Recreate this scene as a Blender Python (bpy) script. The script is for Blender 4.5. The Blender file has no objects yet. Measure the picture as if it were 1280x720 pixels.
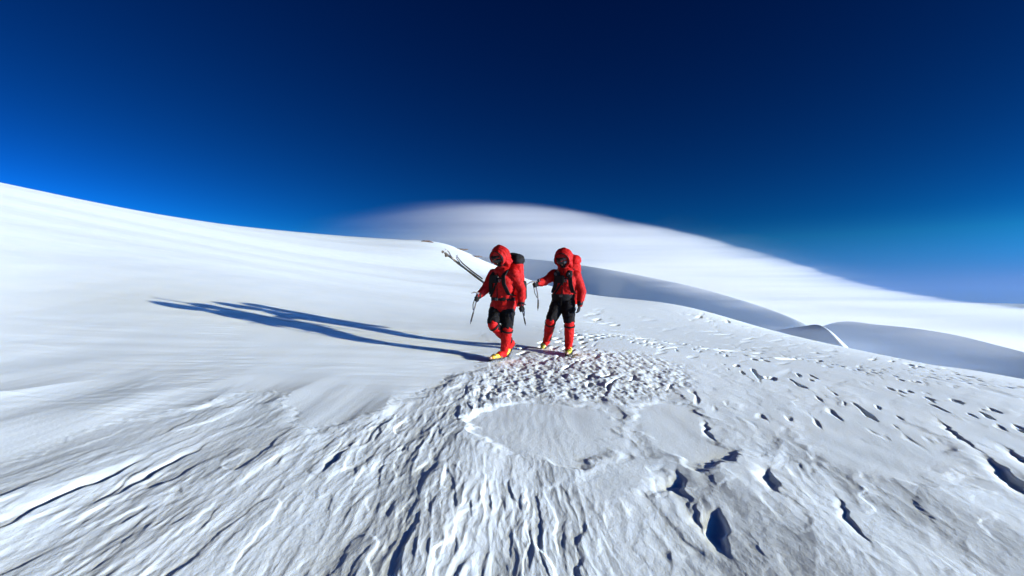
import bpy, math, random
from mathutils import Vector, Matrix
S = bpy.context.scene
COL = S.collection
R = math.radians
import numpy as np
CAMH = 1.5
# ---- surveyed spots of the slope: (bearing tangent u, height ratio v, depth) ----
ANCH = [   # the first fifteen lie on the skyline of the slope
 (0,229,45.36),(130,255,45.61),(250,277,47.49),(380,292,66.84),(450,300,58.08),(530,306,75.84),
 (585,311,84.0),(612,331,70.89),(650,352,41.94),(730,368,44.18),(860,385,45.79),(960,412,37.95),
 (1040,432,28.72),(1150,455,47.54),(1280,477,39.0),(0,300,14.68),(0,380,9.11),(172,380,10.25),
 (0,450,6.33),(0,580,3.53),(0,720,2.35),(250,330,17.47),(200,440,7.36),(250,560,4.1),
 (300,720,2.5),(380,400,10.6),(380,350,19.35),(440,409,10.43),(520,425,9.67),(600,385,20.27),
 (595,345,42.62),(615,448,8.8),(709,440,9.4),(683,432,9.9),(640,560,4.54),(640,720,2.62),
 (640,400,15.83),(760,400,25.36),(860,430,15.14),(860,560,4.9),(960,440,16.57),(960,500,7.18),
 (960,720,2.75),(1280,620,4.28),(1280,540,6.64),(1280,500,9.32),(1280,720,2.9),(1100,560,5.38),
 (1100,480,9.35),
]
def _build():
    P=[];V=[]
    def add(x,y,z):
        r=np.hypot(x,y); P.append((1.3*x/r,1.3*y/r,np.log(r))); V.append((z+CAMH)/r)
    for X,Y,d in ANCH:
        add((X-640)/640*d,d,(360-Y)/640*d)
    for X,Y,d in ANCH[:15]:
        u=(X-640)/640; v=(360-Y)/640
        add(u*d*1.9,d*1.9,(v-.075)*d*1.9); add(u*d*5,d*5,(v-.16)*d*5)
    for az,sl in ((-80,.22),(-110,.2),(-150,.09),(180,.02),(150,-.05),(110,-.13),(80,-.12)):
        a=np.radians(az); 
        for r in (3,10,40,100): add(r*np.sin(a),r*np.cos(a),-CAMH+r*sl*(1 if r>5 else .5)*(1 if r<60 else .8))
    for az in range(-180,180,30):
        a=np.radians(az); add(1.1*np.sin(a),1.1*np.cos(a),-CAMH)
    P=np.array(P);V=np.array(V);n=len(P)
    d=np.linalg.norm(P[:,None]-P[None],axis=2)
    A=np.zeros((n+4,n+4));A[:n,:n]=d**3+np.eye(n)*1e-3
    A[:n,n]=1;A[:n,n+1:]=P;A[n,:n]=1;A[n+1:,:n]=P.T
    w=np.linalg.solve(A,np.concatenate([V,np.zeros(4)]))
    return P,w
_P,_w=_build()
def slope_height(x,y):
    x=np.asarray(x,float);y=np.asarray(y,float);sh=x.shape;x=x.ravel();y=y.ravel()
    r=np.maximum(np.hypot(x,y),.05);rr=np.clip(r,1.1,320)
    Q=np.stack([1.3*x/r,1.3*y/r,np.log(rr)],1);n=len(_P);G=np.empty(len(r))
    for i in range(0,len(r),200000):
        q=Q[i:i+200000];acc=_w[n]+q@_w[n+1:]
        for j in range(n):
            dd=q-_P[j];s=(dd*dd).sum(1);acc+=_w[j]*s*np.sqrt(s)
        G[i:i+200000]=acc
    t=np.clip(r/1.1,0,1)
    return (-CAMH+r*G*t).reshape(sh)

# ------------------------------------------------------------------ noise
_rs = np.random.RandomState(7)
_perm = _rs.permutation(4096).astype(np.int64)
_ang = _rs.rand(4096)*2*np.pi
_gx, _gy = np.cos(_ang), np.sin(_ang)
def noise(x, y, seed=0):
    xi = np.floor(x).astype(np.int64); yi = np.floor(y).astype(np.int64)
    xf = x-xi; yf = y-yi
    u = xf*xf*xf*(xf*(xf*6-15)+10); v = yf*yf*yf*(yf*(yf*6-15)+10)
    def g(ix, iy, dx, dy):
        h = _perm[(_perm[(ix+seed*131) & 4095] + iy) & 4095]
        return _gx[h]*dx+_gy[h]*dy
    a = g(xi, yi, xf, yf); b = g(xi+1, yi, xf-1, yf); c = g(xi, yi+1, xf, yf-1); d = g(xi+1, yi+1, xf-1, yf-1)
    return ((a*(1-u)+b*u)*(1-v)+(c*(1-u)+d*u)*v)*1.5
def fbm(x, y, o=3, seed=0):
    t = 0; a = 1; n = 0
    for i in range(o):
        t = t+a*noise(x*2**i, y*2**i, seed+i*7); n += a; a *= .5
    return t/n
def sstep(a, b, x):
    t = np.clip((x-a)/(b-a), 0, 1); return t*t*(3-2*t)
def on_slope(X, Y):
    """point of the undetailed slope seen at a place of the photograph"""
    u = (X-640)/640; v = (360-Y)/640
    d = np.exp(np.linspace(np.log(1.9), np.log(60), 400)); z = slope_height(u*d, d)
    k = np.argmax(z/d >= v); 
    if z[k]/d[k] < v: k = 399
    return (u*d[k], d[k])
def poly(pts): return [on_slope(*p) for p in pts]
def sdf(x, y, pts):
    """signed distance to a polygon, negative inside"""
    n = len(pts); d = np.full(x.shape, 1e9); ins = np.zeros(x.shape, bool)
    for i in range(n):
        ax, ay = pts[i]; bx, by = pts[(i+1) % n]
        ex, ey = bx-ax, by-ay; wx, wy = x-ax, y-ay
        t = np.clip((wx*ex+wy*ey)/(ex*ex+ey*ey), 0, 1)
        d = np.minimum(d, (wx-ex*t)**2+(wy-ey*t)**2)
        c = ((ay <= y) & (by > y)) | ((by <= y) & (ay > y))
        if abs(ey) > 1e-9: ins ^= c & (x < ax+(y-ay)*ex/ey)
    d = np.sqrt(d); return np.where(ins, -d, d)

# ------------------------------------------------------------------ near relief: wind-carved snow
BASINS = [(poly(p), dep) for p, dep in [
    ([(596,512),(640,505),(700,503),(745,512),(772,535),(765,560),(728,588),(690,578),(640,574),(606,556),(592,534)], .026),
    ([(786,508),(830,500),(868,512),(900,535),(908,565),(880,590),(838,572),(800,545)], .026),
    ([(738,600),(775,582),(812,574),(828,590),(815,604),(770,608),(746,618)], .018),
    ([(985,515),(1040,508),(1110,520),(1175,548),(1215,590),(1160,610),(1090,600),(1030,575),(1000,545)], .012),
]]
SMOOTH_LEFT = poly([(-700,640),(-200,620),(0,585),(120,545),(230,510),(325,491),(345,500),(368,525),(392,541),(440,528),(500,503),(560,478),(600,455),(625,440),(500,300),(-300,200)])
CHOP = poly([(600,470),(640,445),(720,436),(800,440),(850,455),(880,480),(840,500),(780,505),(740,508),(690,500),(640,503),(600,508),(560,500)])
ROUGH_R = poly([(850,590),(930,500),(1000,500),(1300,760),(800,800)])
PITS = [  # X, Y, depth, sizes across / along the wind
    (898,668,.09,.08,.22),(848,612,.06,.08,.25),(1262,600,.13,.08,.42),(963,602,.07,.05,.22),(868,650,.03,.05,.2),
    (1275,574,.07,.06,.3),(885,540,.05,.03,.25),(1195,545,.05,.04,.5),
    (420,578,.04,.03,.24),(90,618,.05,.04,.5),(200,588,.04,.03,.4),(1060,650,.03,.03,.3)]
PITS = [(on_slope(a, b), c, d, e) for a, b, c, d, e in PITS]

FEET = [((-.1, 8.95), (.50, .866)), ((.85, 9.7), (.42, .907))]
def relief(x, y):
    r = np.hypot(x, y)
    near = 1-sstep(9, 26, r)
    xr = np.maximum(x-.6, 0); yy = np.clip(y, -1, 12)
    q = np.where(x > .6, .6+xr*3.6/(3.6+np.maximum(yy, 0)), x)          # wind lines fan out to the right
    qd = np.where(x > .6, (3.6+np.maximum(yy, 0))/3.6, 1.0)
    wq = q+.05*noise(x/.9, y/2.6, 3)+.022*noise(x/.25, y/.45, 4)
    # masks
    sx = x+.16*noise(x/.55, y/.55, 11)+.05*noise(x/.13, y/.13, 12)
    sy = y+.16*noise(x/.55, y/.55, 13)+.05*noise(x/.13, y/.13, 14)
    sl = sdf(sx, sy, SMOOTH_LEFT)
    rough = sstep(-.06, .20, sl)
    back = sstep(9, 15, y)*(1-rough*0)
    h = np.zeros_like(x)
    # broad wind ridges everywhere, strongest lower left
    h += .024*noise(x/.75, y/4.5, 20)*(1-.85*sstep(4.5, 7.5, y))*(1-sstep(20, 60, r)) + .048*(1-rough)*(1-sstep(4.5, 7, y))*(1-np.abs(noise(x/1.1+.3, y/6, 21)))**2
    # sharp wind-packed streaks
    cr = .009*noise(x/.06, y/.10, 35)+.004*noise(x/.025, y/.035, 39)            # crinkled edges
    g1 = noise((wq+cr)/.20, y/.95+.3*noise(x/.3, y/.3, 47), 30); g2 = noise((wq+cr)/.095, y/.48, 31); g3 = noise((wq+.5*cr)/.042, y/.16, 32)
    big = sstep(-.35, .35, noise(x/.45, y/.8, 36)); med = sstep(-.4, .3, noise(x/.3, y/.45, 34))
    dens = .55+.5*sstep(-.3, .35, noise(x/1.3, y/1.8, 33))
    R1 = np.clip(1-np.abs(noise(wq/.17, y/.9, 130)*1.25), 0, 1)**2.2; R2 = np.clip(1-np.abs(noise(wq/.07, y/.5, 131)*1.25), 0, 1)**2
    streak = .0125*sstep(-.10, .07, g1)*big+.0058*sstep(-.12, .08, g2)*med+.0022*sstep(-.2, .2, g3)+.0085*R1*(.2+.8*sstep(-.2, .4, noise(x/.5, y/.7, 132)))+.0045*R2+.004*g1+.002*noise(x/.12, y/.35, 37)
    farcut = 1-sstep(6.0, 10.5, y-.25*x)
    right = sstep(.9, 2.4, x/(1+y*.18))
    kR = (1-.55*right)*(1-.35*sstep(-1.0, -2.6, x)*(1-np.exp(-(noise(x/.6, y/3, 141)/.15)**2)))
    h += rough*(.012+.62*streak*dens*kR)*(farcut*.98+.02)
    # long soft streaks across the smooth left
    fy = sstep(5.2, 7.5, y); sa = x*.25-y*.97; sb = x*.97+y*.25
    h += (1-rough)*(1-sstep(10, 18, r))*((1-fy)*(.004*noise(wq/.26, y/2.4, 40)+.0012*noise(wq/.09, y/1.0, 41))+fy*(.008*noise(sa/.45, sb/3.2, 44)+.004*noise(sa/.13, sb/.9, 45)*sstep(-.2, .4, noise(x/2, y/2, 46))))
    tex = sstep(0.06, .0, np.abs(sl+.03))
    h += tex*.006*noise(x/.10, y/.07, 43)
    # trampled, chopped patch round the climbers
    ch = sstep(.15, -.35, sdf(sx, sy, CHOP))
    lump = .5+.5*noise(x/.21, y/.30, 50); lump2 = noise(x/.10, y/.15, 51)
    h += ch*(.020*np.clip(lump, 0, 1)**1.3+.009*lump2+.005*noise(x/.05, y/.07, 52)-.013)
    # basins scoured to a smooth floor
    for k, (pg, dep) in enumerate(BASINS):
        s = sdf(x+.20*noise(x/.5, y/.5, 57+k)+.09*noise(x/.2, y/.2, 60+k)+.035*noise(x/.07, y/.07, 66), y+.24*noise(x/.5, y/.5, 58+k)+.12*noise(x/.2, y/.2, 61+k)+.035*noise(x/.07, y/.07, 67), pg)
        inn = sstep(.12, -.09, s)
        lip = np.exp(-((s-.05)/.06)**2)*.018
        flat = .026-dep*.8+.005*noise(x/.4, y/.7, 70)+.0012*noise(wq/.06, y/.35, 71)+.0004*noise(x/.04, y/.05, 72)
        h = h*(1-inn)+flat*inn+lip*(dep/.035)*.18*sstep(-.4, .3, noise(x/.5, y/.5, 68))
    # pits with undercut looking right walls
    for (px, py), dep, a, b in PITS:
        rx = px/max(np.hypot(px, py), .1) if px > .6 else 0
        dx = (x-px)-(y-py)*rx*.75; dy = y-py
        m = (np.abs(dx) < a*4) & (np.abs(dy) < b*4)
        if not m.any(): continue
        dx = dx[m]+.04*noise(x[m]/.14, y[m]/.18, 80); dy = dy[m]+.05*noise(x[m]/.12, y[m]/.2, 81)
        t = dx/a
        prof = np.where(t > 0, np.exp(-(t*1.7)**4), np.exp(-(t*.75)**2))
        h[m] -= dep*.40*prof*np.exp(-(dy/b)**2)
    # boot prints leading to the climbers
    for (fx, fy), (ux, uy) in FEET:
        for i in range(1, 14):
            px = fx+ux*.36*i+(.11 if i % 2 else -.11)*uy+.3*math.sin(i*.35)*.3; py = fy+uy*.36*i-(.11 if i % 2 else -.11)*ux
            m = (np.abs(x-px) < .3) & (np.abs(y-py) < .3)
            if not m.any(): continue
            dx = x[m]-px; dy = y[m]-py; al = dx*ux+dy*uy; ac = -dx*uy+dy*ux
            h[m] -= .035*sstep(.06, .035, np.abs(ac)+.02*noise(x[m]/.05, y[m]/.05, 97))*sstep(.17, .13, np.abs(al))
    # scattered wind-cut dashes towards the right crest
    reg = sstep(8, 11, y)*(1-sstep(30, 45, y))*sstep(1.5, 4.0, x)*(1-sstep(35, 50, x))
    ax = x*.80-y*.60; ay = x*.60+y*.80
    dash = np.clip(noise(ax/.55+2.0*noise(x/7, y/7, 90), ay/3.2, 91)-.46, 0, 1)
    d2 = np.clip(noise(ax/.30, ay/1.6, 92)-.46, 0, 1)
    h += -reg*(.17*dash+.12*d2)*(.3+.9*sstep(-.1, .4, noise(x/6, y/6, 93)))
    mid = sstep(5, 8, y)*(1-sstep(14, 20, y))*sstep(.3, 1.2, x)
    d3 = np.clip(noise((x-.35*y)/.12, y/.5, 95)-.36, 0, 1)
    h -= mid*.10*d3*sstep(-.1, .3, noise(x/1.8, y/2.2, 96))
    # faint lines on the far left hill
    lf = sstep(12, 25, r)*(1-sstep(80, 120, r))*(1-sstep(-2, 4, x))
    bx = x*.5-y*.86; by = x*.86+y*.5
    h += lf*(.016*noise(bx/1.6, by/16, 100)+.010*noise(bx/.22, by/1.6, 103)*sstep(-.3, .4, noise(x/9, y/9, 104))+.009*noise(bx/.5, by/6, 101)+.12*noise(bx/6, by/40, 102))
    h += .0007*noise(x/.05, y/.06, 110)*(1-sstep(3, 7, r))+.004*noise(sa/.09, sb/.35, 111)*(1-rough)*sstep(-.1, .5, noise(x/1.5, y/1.5, 112))*(1-sstep(12, 20, r))
    return h

def ridge_line(x, y, pts, fall, back=.6):
    """height of a mountain whose crest runs through pts (x, y, z) and falls away on both sides"""
    best = np.full(x.shape, -1e9)
    for (ax, ay, az), (bx, by, bz) in zip(pts[:-1], pts[1:]):
        ex, ey = bx-ax, by-ay; L2 = ex*ex+ey*ey
        t = np.clip(((x-ax)*ex+(y-ay)*ey)/L2, 0, 1)
        d = np.hypot(x-ax-ex*t, y-ay-ey*t)
        best = np.maximum(best, az+(bz-az)*t-fall*d)
    return best
def seen(X, Y, d): return ((X-640)/640*d, d, (360-Y)/640*d)
FAR1 = [seen(560,322,4300), seen(640,322,4000), seen(730,332,3600), seen(800,344,3350), seen(900,367,3000), seen(960,386,2800), seen(1000,402,2650), seen(1080,450,2450)]
FAR2 = [seen(1010,415,2500), seen(1040,404,2450), seen(1100,406,2250), seen(1160,413,2100), seen(1200,420,2000), seen(1240,430,1900), seen(1290,443,1780), seen(1400,480,1500), seen(1600,560,1150)]
KNOLL = [seen(880,420,235), seen(935,418,205), seen(975,412,185), seen(1004,408,174), seen(1022,406,167), seen(1036,413,161), seen(1050,428,155), seen(1066,446,148)]

def ground(x, y):
    r = np.hypot(x, y)
    z = slope_height(x, y)
    z = z-1.5e-4*np.maximum(r-200, 0)**1.5
    m = r < 130
    z[m] += relief(x[m], y[m])
    valley = -620+60*fbm(x/2500, y/2500, 4, 200)
    t = sstep(300, 1500, r)
    z = z*(1-t)+valley*t
    return z

def height_at(x, y): return float(ground(np.array([float(x)]), np.array([float(y)]))[0])

def build_ground(front=1500, scale=1.0):
    a = np.concatenate([np.linspace(-66, 66, int(front*scale)), np.linspace(66, 294, int(230*scale)+2)[1:-1]])
    a = np.radians(a)
    def steps(r0, r1, k): return np.exp(np.arange(np.log(r0), np.log(r1), k/scale))
    rad = np.concatenate([np.linspace(.15, 1.7, 14)[:-1], steps(1.7, 2.3, .012), steps(2.3, 11, .0030), steps(11, 70, .0075), steps(70, 900, .03), steps(900, 6000, .05), steps(6000, 30000, .12)])
    A, Q = np.meshgrid(a, rad)
    x = (Q*np.sin(A)).ravel(); y = (Q*np.cos(A)).ravel()
    z = ground(x, y)
    na, nr = len(a), len(rad)
    co = np.stack([x, y, z], 1); co = np.vstack([co, [[0, 0, -CAMH]]])
    i = np.arange(nr-1)[:, None]*na; j = np.arange(na)[None]; j2 = (j+1) % na
    quads = np.stack([i+j, i+j2, i+na+j2, i+na+j], -1).reshape(-1, 4)[:, ::-1]
    c = len(co)-1
    tris = np.stack([np.full(na, c), np.arange(na), (np.arange(na)+1) % na], 1)[:, ::-1]
    me = bpy.data.meshes.new('snow_ground')
    me.vertices.add(len(co)); me.vertices.foreach_set('co', co.astype(np.float32).ravel())
    nl = quads.size+tris.size
    me.loops.add(nl); me.loops.foreach_set('vertex_index', np.concatenate([quads.ravel(), tris.ravel()]).astype(np.int32))
    npol = len(quads)+len(tris)
    me.polygons.add(npol)
    me.polygons.foreach_set('loop_start', np.concatenate([np.arange(len(quads))*4, quads.size+np.arange(len(tris))*3]).astype(np.int32))
    me.polygons.foreach_set('use_smooth', np.ones(npol, bool))
    me.update(calc_edges=True); me.validate()
    o = bpy.data.objects.new('snow_ground', me); COL.objects.link(o); o['kind'] = 'structure'
    return o

# ------------------------------------------------------------------ node helper
def mat(name):
    m = bpy.data.materials.new(name); m.use_nodes = True; nt = m.node_tree; nt.nodes.clear()
    return m, nt
def N(nt, t, **k):
    n = nt.nodes.new(t)
    for a, b in k.items():
        if a.startswith('i_'):
            key = a[2:]; key = int(key) if key.isdigit() else key.replace('_', ' ')
            n.inputs[key].default_value = b
        else: setattr(n, a, b)
    return n
def L(nt, a, b): nt.links.new(a, b)
def M(nt, op, a, b=None, c=None, clamp=False):
    n = nt.nodes.new('ShaderNodeMath'); n.operation = op; n.use_clamp = clamp
    for i, v in enumerate((a, b, c)):
        if v is None: continue
        if isinstance(v, (int, float)): n.inputs[i].default_value = v
        else: L(nt, v, n.inputs[i])
    return n.outputs[0]

def ridge_mesh(name, pts, fall_front, fall_back, width, step, wob, seed, lip=0.0, taper=None):
    """a mountain or knoll: smooth crest through pts, slopes falling away on both sides"""
    P = np.array(pts, float); n = len(P)
    d = np.concatenate([[0], np.cumsum(np.linalg.norm(np.diff(P[:, :2], axis=0), axis=1))])
    t = np.arange(0, d[-1], step)
    def cr(v):                                   # catmull-rom in one coordinate
        m = np.gradient(v, d); k = np.clip(np.searchsorted(d, t, 'right')-1, 0, n-2)
        h = d[k+1]-d[k]; u = (t-d[k])/h
        return (2*u**3-3*u**2+1)*v[k]+(u**3-2*u**2+u)*h*m[k]+(-2*u**3+3*u**2)*v[k+1]+(u**3-u**2)*h*m[k+1]
    cx, cy, cz = cr(P[:, 0]), cr(P[:, 1]), cr(P[:, 2])
    dirx = P[-1, 0]-P[0, 0]; diry = P[-1, 1]-P[0, 1]; q = np.hypot(dirx, diry); nx, ny = -diry/q, dirx/q      # side normal
    s = np.concatenate([-np.geomspace(width, step*.15, 90), [0], np.geomspace(step*.15, width, 90)])
    SS, I = np.meshgrid(s, np.arange(len(t)), indexing='ij')
    x = cx[I]+nx*SS; y = cy[I]+ny*SS
    a = np.abs(SS); fall = np.where(SS < 0, fall_front, fall_back)
    z = cz[I]-fall*(np.sqrt(a*a+(step*.8)**2)-step*.8)+wob*fbm(x/(wob*60), y/(wob*60), 4, seed)*np.clip(a/(wob*12), .12, 1)
    z = np.maximum(z, -640)
    na, nb = SS.shape
    co = np.stack([x.ravel(), y.ravel(), z.ravel()], 1)
    i = np.arange(na-1)[:, None]*nb; j = np.arange(nb-1)[None]
    f = np.stack([i+j, i+j+1, i+nb+j+1, i+nb+j], -1).reshape(-1, 4)
    if nx*0+ny*1 > 0: f = f[:, ::-1] if np.cross(co[f[0, 1]]-co[f[0, 0]], co[f[0, 3]]-co[f[0, 0]])[2] < 0 else f
    me = bpy.data.meshes.new(name); me.from_pydata(co.tolist(), [], f.tolist())
    me.polygons.foreach_set('use_smooth', np.ones(len(f), bool)); me.update(); me.materials.append(snow)
    o = bpy.data.objects.new(name, me); COL.objects.link(o); o['kind'] = 'structure'
    return o

def snow_material():
    m, nt = mat('snow')
    out = N(nt, 'ShaderNodeOutputMaterial'); b = N(nt, 'ShaderNodeBsdfPrincipled')
    L(nt, b.outputs[0], out.inputs[0])
    b.inputs['Roughness'].default_value = .62; b.inputs['Specular IOR Level'].default_value = .25
    g = N(nt, 'ShaderNodeNewGeometry')
    n1 = N(nt, 'ShaderNodeTexNoise'); n1.inputs['Scale'].default_value = 1.3; n1.inputs['Detail'].default_value = 5
    L(nt, g.outputs['Position'], n1.inputs['Vector'])
    cr = N(nt, 'ShaderNodeValToRGB'); cr.color_ramp.elements[0].position = .3; cr.color_ramp.elements[1].position = .7
    cr.color_ramp.elements[0].color = (.755, .865, .92, 1); cr.color_ramp.elements[1].color = (.81, .905, .94, 1)
    L(nt, n1.outputs[0], cr.inputs[0]); L(nt, cr.outputs[0], b.inputs['Base Color'])
    n2 = N(nt, 'ShaderNodeTexNoise'); n2.inputs['Scale'].default_value = 55; n2.inputs['Detail'].default_value = 5; n2.inputs['Roughness'].default_value = .65
    mp = N(nt, 'ShaderNodeMapping'); mp.inputs['Scale'].default_value = (1, .55, 1)
    L(nt, g.outputs['Position'], mp.inputs[0]); L(nt, mp.outputs[0], n2.inputs['Vector'])
    bp = N(nt, 'ShaderNodeBump'); bp.inputs['Strength'].default_value = .8; bp.inputs['Distance'].default_value = .0032
    L(nt, n2.outputs[0], bp.inputs['Height']); L(nt, bp.outputs[0], b.inputs['Normal'])
    return m

# ------------------------------------------------------------------ light, sky
SUN_EL, SUN_AZ = 7.45, 74.5          # the shadow runs 74 deg to the left of straight ahead
saz = R(SUN_AZ)
SUN_DIR = Vector((math.sin(saz)*math.cos(R(SUN_EL)), -math.cos(saz)*math.cos(R(SUN_EL)), math.sin(R(SUN_EL))))
def light():
    l = bpy.data.lights.new('sun', 'SUN'); l.energy = 5; l.angle = R(.5); l.color = (1, .895, .66)
    o = bpy.data.objects.new('sun', l); COL.objects.link(o)
    o.rotation_euler = SUN_DIR.to_track_quat('Z', 'Y').to_euler()
    w = bpy.data.worlds.new('World'); S.world = w; w.use_nodes = True; nt = w.node_tree; nt.nodes.clear()
    out = N(nt, 'ShaderNodeOutputWorld'); bg = N(nt, 'ShaderNodeBackground'); L(nt, bg.outputs[0], out.inputs[0])
    sky = N(nt, 'ShaderNodeTexSky'); sky.sky_type = 'NISHITA'; sky.sun_disc = False
    sky.sun_elevation = R(SUN_EL); sky.sun_rotation = math.atan2(SUN_DIR.x, SUN_DIR.y)
    sky.altitude = SKY['alt']; sky.air_density = SKY['air']; sky.dust_density = SKY['dust']; sky.ozone_density = SKY['ozone']
    # contrast of the deep high-altitude sky, channel by channel
    sp = N(nt, 'ShaderNodeSeparateColor'); cb = N(nt, 'ShaderNodeCombineColor'); L(nt, sky.outputs[0], sp.inputs[0])
    ch = [M(nt, 'ADD', M(nt, 'MULTIPLY', M(nt, 'POWER', sp.outputs[i], SKY['p'][i]), SKY['k'][i]), M(nt, 'MULTIPLY', M(nt, 'POWER', sp.outputs[i], SKY['p2']), SKY['k2'][i])) for i in range(3)]
    # the paler air low over the horizon
    tc = N(nt, 'ShaderNodeTexCoord'); sz = N(nt, 'ShaderNodeSeparateXYZ'); L(nt, tc.outputs['Generated'], sz.inputs[0])
    low = M(nt, 'SUBTRACT', 1.0, M(nt, 'DIVIDE', M(nt, 'ABSOLUTE', sz.outputs[2]), .13), clamp=True); low = M(nt, 'MULTIPLY', low, low)
    ch = [M(nt, 'ADD', c, M(nt, 'MULTIPLY', low, v)) for c, v in zip(ch, (.30, 1.15, 2.3))]
    ch[2] = M(nt, 'MINIMUM', ch[2], SKY['cap']); ch[1] = M(nt, 'MINIMUM', ch[1], M(nt, 'MULTIPLY', ch[2], SKY['g'])); ch[0] = M(nt, 'MINIMUM', ch[0], M(nt, 'MULTIPLY', ch[2], SKY['r']))
    for i in range(3): L(nt, ch[i], cb.inputs[i])
    L(nt, cb.outputs[0], bg.inputs[0])
    bg.inputs[1].default_value = SKY['strength']
SKY = dict(alt=3800, air=1.0, dust=5.0, ozone=3.0, p=(2.4, 2.0, 1.7), k=(.01, .083, .134), p2=6.0, k2=(.0001, .0004, .00009), cap=400.0, g=.38, r=.15, strength=.1)

# ------------------------------------------------------------------ cloud
def cloud():
    x0, x1, y0, y1, z0, z1 = -2600, 7600, 1250, 5700, -760, 860
    import bmesh
    bm = bmesh.new(); bmesh.ops.create_cube(bm, size=1)
    for v in bm.verts: v.co = Vector((x0+(v.co.x+.5)*(x1-x0), y0+(v.co.y+.5)*(y1-y0), z0+(v.co.z+.5)*(z1-z0)))
    me = bpy.data.meshes.new('cloud'); bm.to_mesh(me); bm.free()
    o = bpy.data.objects.new('cloud', me); COL.objects.link(o); o['kind'] = 'stuff'
    m, nt = mat('cloud_and_haze'); me.materials.append(m)
    out = N(nt, 'ShaderNodeOutputMaterial'); pv = N(nt, 'ShaderNodeVolumePrincipled')
    L(nt, pv.outputs[0], out.inputs['Volume'])
    pv.inputs['Color'].default_value = (.925, .945, .935, 1); pv.inputs['Anisotropy'].default_value = .15
    g = N(nt, 'ShaderNodeNewGeometry'); sp = N(nt, 'ShaderNodeSeparateXYZ'); L(nt, g.outputs['Position'], sp.inputs[0])
    X, Y, Z = sp.outputs
    fc = N(nt, 'ShaderNodeFloatCurve')
    top = [(330,300),(400,284),(440,271),(500,261),(560,256),(640,258),(700,266),(760,278),(820,291),(880,306),(960,331),(1040,352),(1120,366),(1200,376),(1280,384),(1700,400)]
    YC = 4500; k = YC/640
    pts = [(((a-640)*k-x0)/(x1-x0), ((360-b)*k-z0)/(z1-z0)) for a, b in top]
    c = fc.mapping.curves[0]
    c.points[0].location = (0, pts[0][1]-.02); c.points[1].location = (1, pts[-1][1]-.02)
    for p in pts: c.points.new(*p)
    fc.mapping.update()
    tx = M(nt, 'DIVIDE', M(nt, 'SUBTRACT', X, x0), x1-x0); L(nt, tx, fc.inputs['Value'])
    T = M(nt, 'ADD', M(nt, 'MULTIPLY', fc.outputs[0], z1-z0), z0)
    # the back of the whale falls off in front and behind
    dy = M(nt, 'DIVIDE', M(nt, 'SUBTRACT', Y, YC), 1000.0)
    T = M(nt, 'SUBTRACT', T, M(nt, 'MULTIPLY', M(nt, 'MULTIPLY', dy, dy), 120.0))
    mp = N(nt, 'ShaderNodeMapping'); mp.inputs['Scale'].default_value = (1/2600, 1/900, 1/60); mp.inputs['Rotation'].default_value = (0, R(5), 0)
    L(nt, g.outputs['Position'], mp.inputs[0])
    nz = N(nt, 'ShaderNodeTexNoise'); nz.inputs['Scale'].default_value = 1; nz.inputs['Detail'].default_value = 3; nz.inputs['Roughness'].default_value = .55
    L(nt, mp.outputs[0], nz.inputs['Vector'])
    nn = M(nt, 'SUBTRACT', nz.outputs[0], .5)
    h = M(nt, 'ADD', M(nt, 'SUBTRACT', T, Z), M(nt, 'MULTIPLY', nn, 60.0))       # depth below the top
    # soft on the left, firm on the right
    soft = M(nt, 'ADD', 22.0, M(nt, 'MULTIPLY', M(nt, 'DIVIDE', M(nt, 'SUBTRACT', 600.0, X), 2300.0, clamp=True), 130.0))
    edge = M(nt, 'DIVIDE', h, soft, clamp=True)
    edge = M(nt, 'MULTIPLY', edge, edge)
    left = M(nt, 'DIVIDE', M(nt, 'SUBTRACT', X, -1900.0), 1800.0, clamp=True)
    left = M(nt, 'MULTIPLY', left, left)
    str_ = M(nt, 'ADD', .66, M(nt, 'MULTIPLY', nn, 2.4), clamp=True)
    ends = M(nt, 'SUBTRACT', 1.0, M(nt, 'MULTIPLY', M(nt, 'MULTIPLY', dy, dy), .70), clamp=True)
    d = M(nt, 'MULTIPLY', M(nt, 'MULTIPLY', edge, left), M(nt, 'MULTIPLY', str_, ends))
    d = M(nt, 'MULTIPLY', d, CLOUD_D)
    # thin haze added in front of the far slopes, tinted blue for airlight
    my = M(nt, 'SUBTRACT', 1.0, M(nt, 'DIVIDE', M(nt, 'SUBTRACT', Y, 3300.0), 600.0, clamp=True))
    mz = M(nt, 'DIVIDE', M(nt, 'SUBTRACT', 130.0, Z), 220.0, clamp=True)
    th = M(nt, 'MULTIPLY', M(nt, 'MULTIPLY', my, mz), HAZE_D)
    # wind-drawn veils over the low right end
    vz = M(nt, 'SUBTRACT', Z, T); vr = M(nt, 'DIVIDE', M(nt, 'SUBTRACT', X, 2600.0), 1500.0, clamp=True)
    vb = M(nt, 'MULTIPLY', M(nt, 'SUBTRACT', 1.0, M(nt, 'DIVIDE', vz, 190.0, clamp=True)), M(nt, 'DIVIDE', M(nt, 'ADD', vz, 40.0), 40.0, clamp=True))
    vn = M(nt, 'MULTIPLY', M(nt, 'SUBTRACT', nz.outputs[0], .46), 5.0, clamp=True)
    d = M(nt, 'ADD', d, M(nt, 'MULTIPLY', M(nt, 'MULTIPLY', vr, vb), M(nt, 'MULTIPLY', vn, M(nt, 'MULTIPLY', ends, .0))))
    # vapour spilling over the far crests, so that they melt into the cap
    cz = M(nt, 'MAXIMUM', M(nt, 'SUBTRACT', 158.0, M(nt, 'MULTIPLY', M(nt, 'SUBTRACT', X, 506.0), .304)), M(nt, 'SUBTRACT', -165.0, M(nt, 'MULTIPLY', M(nt, 'SUBTRACT', X, 1531.0), .18)))
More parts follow.
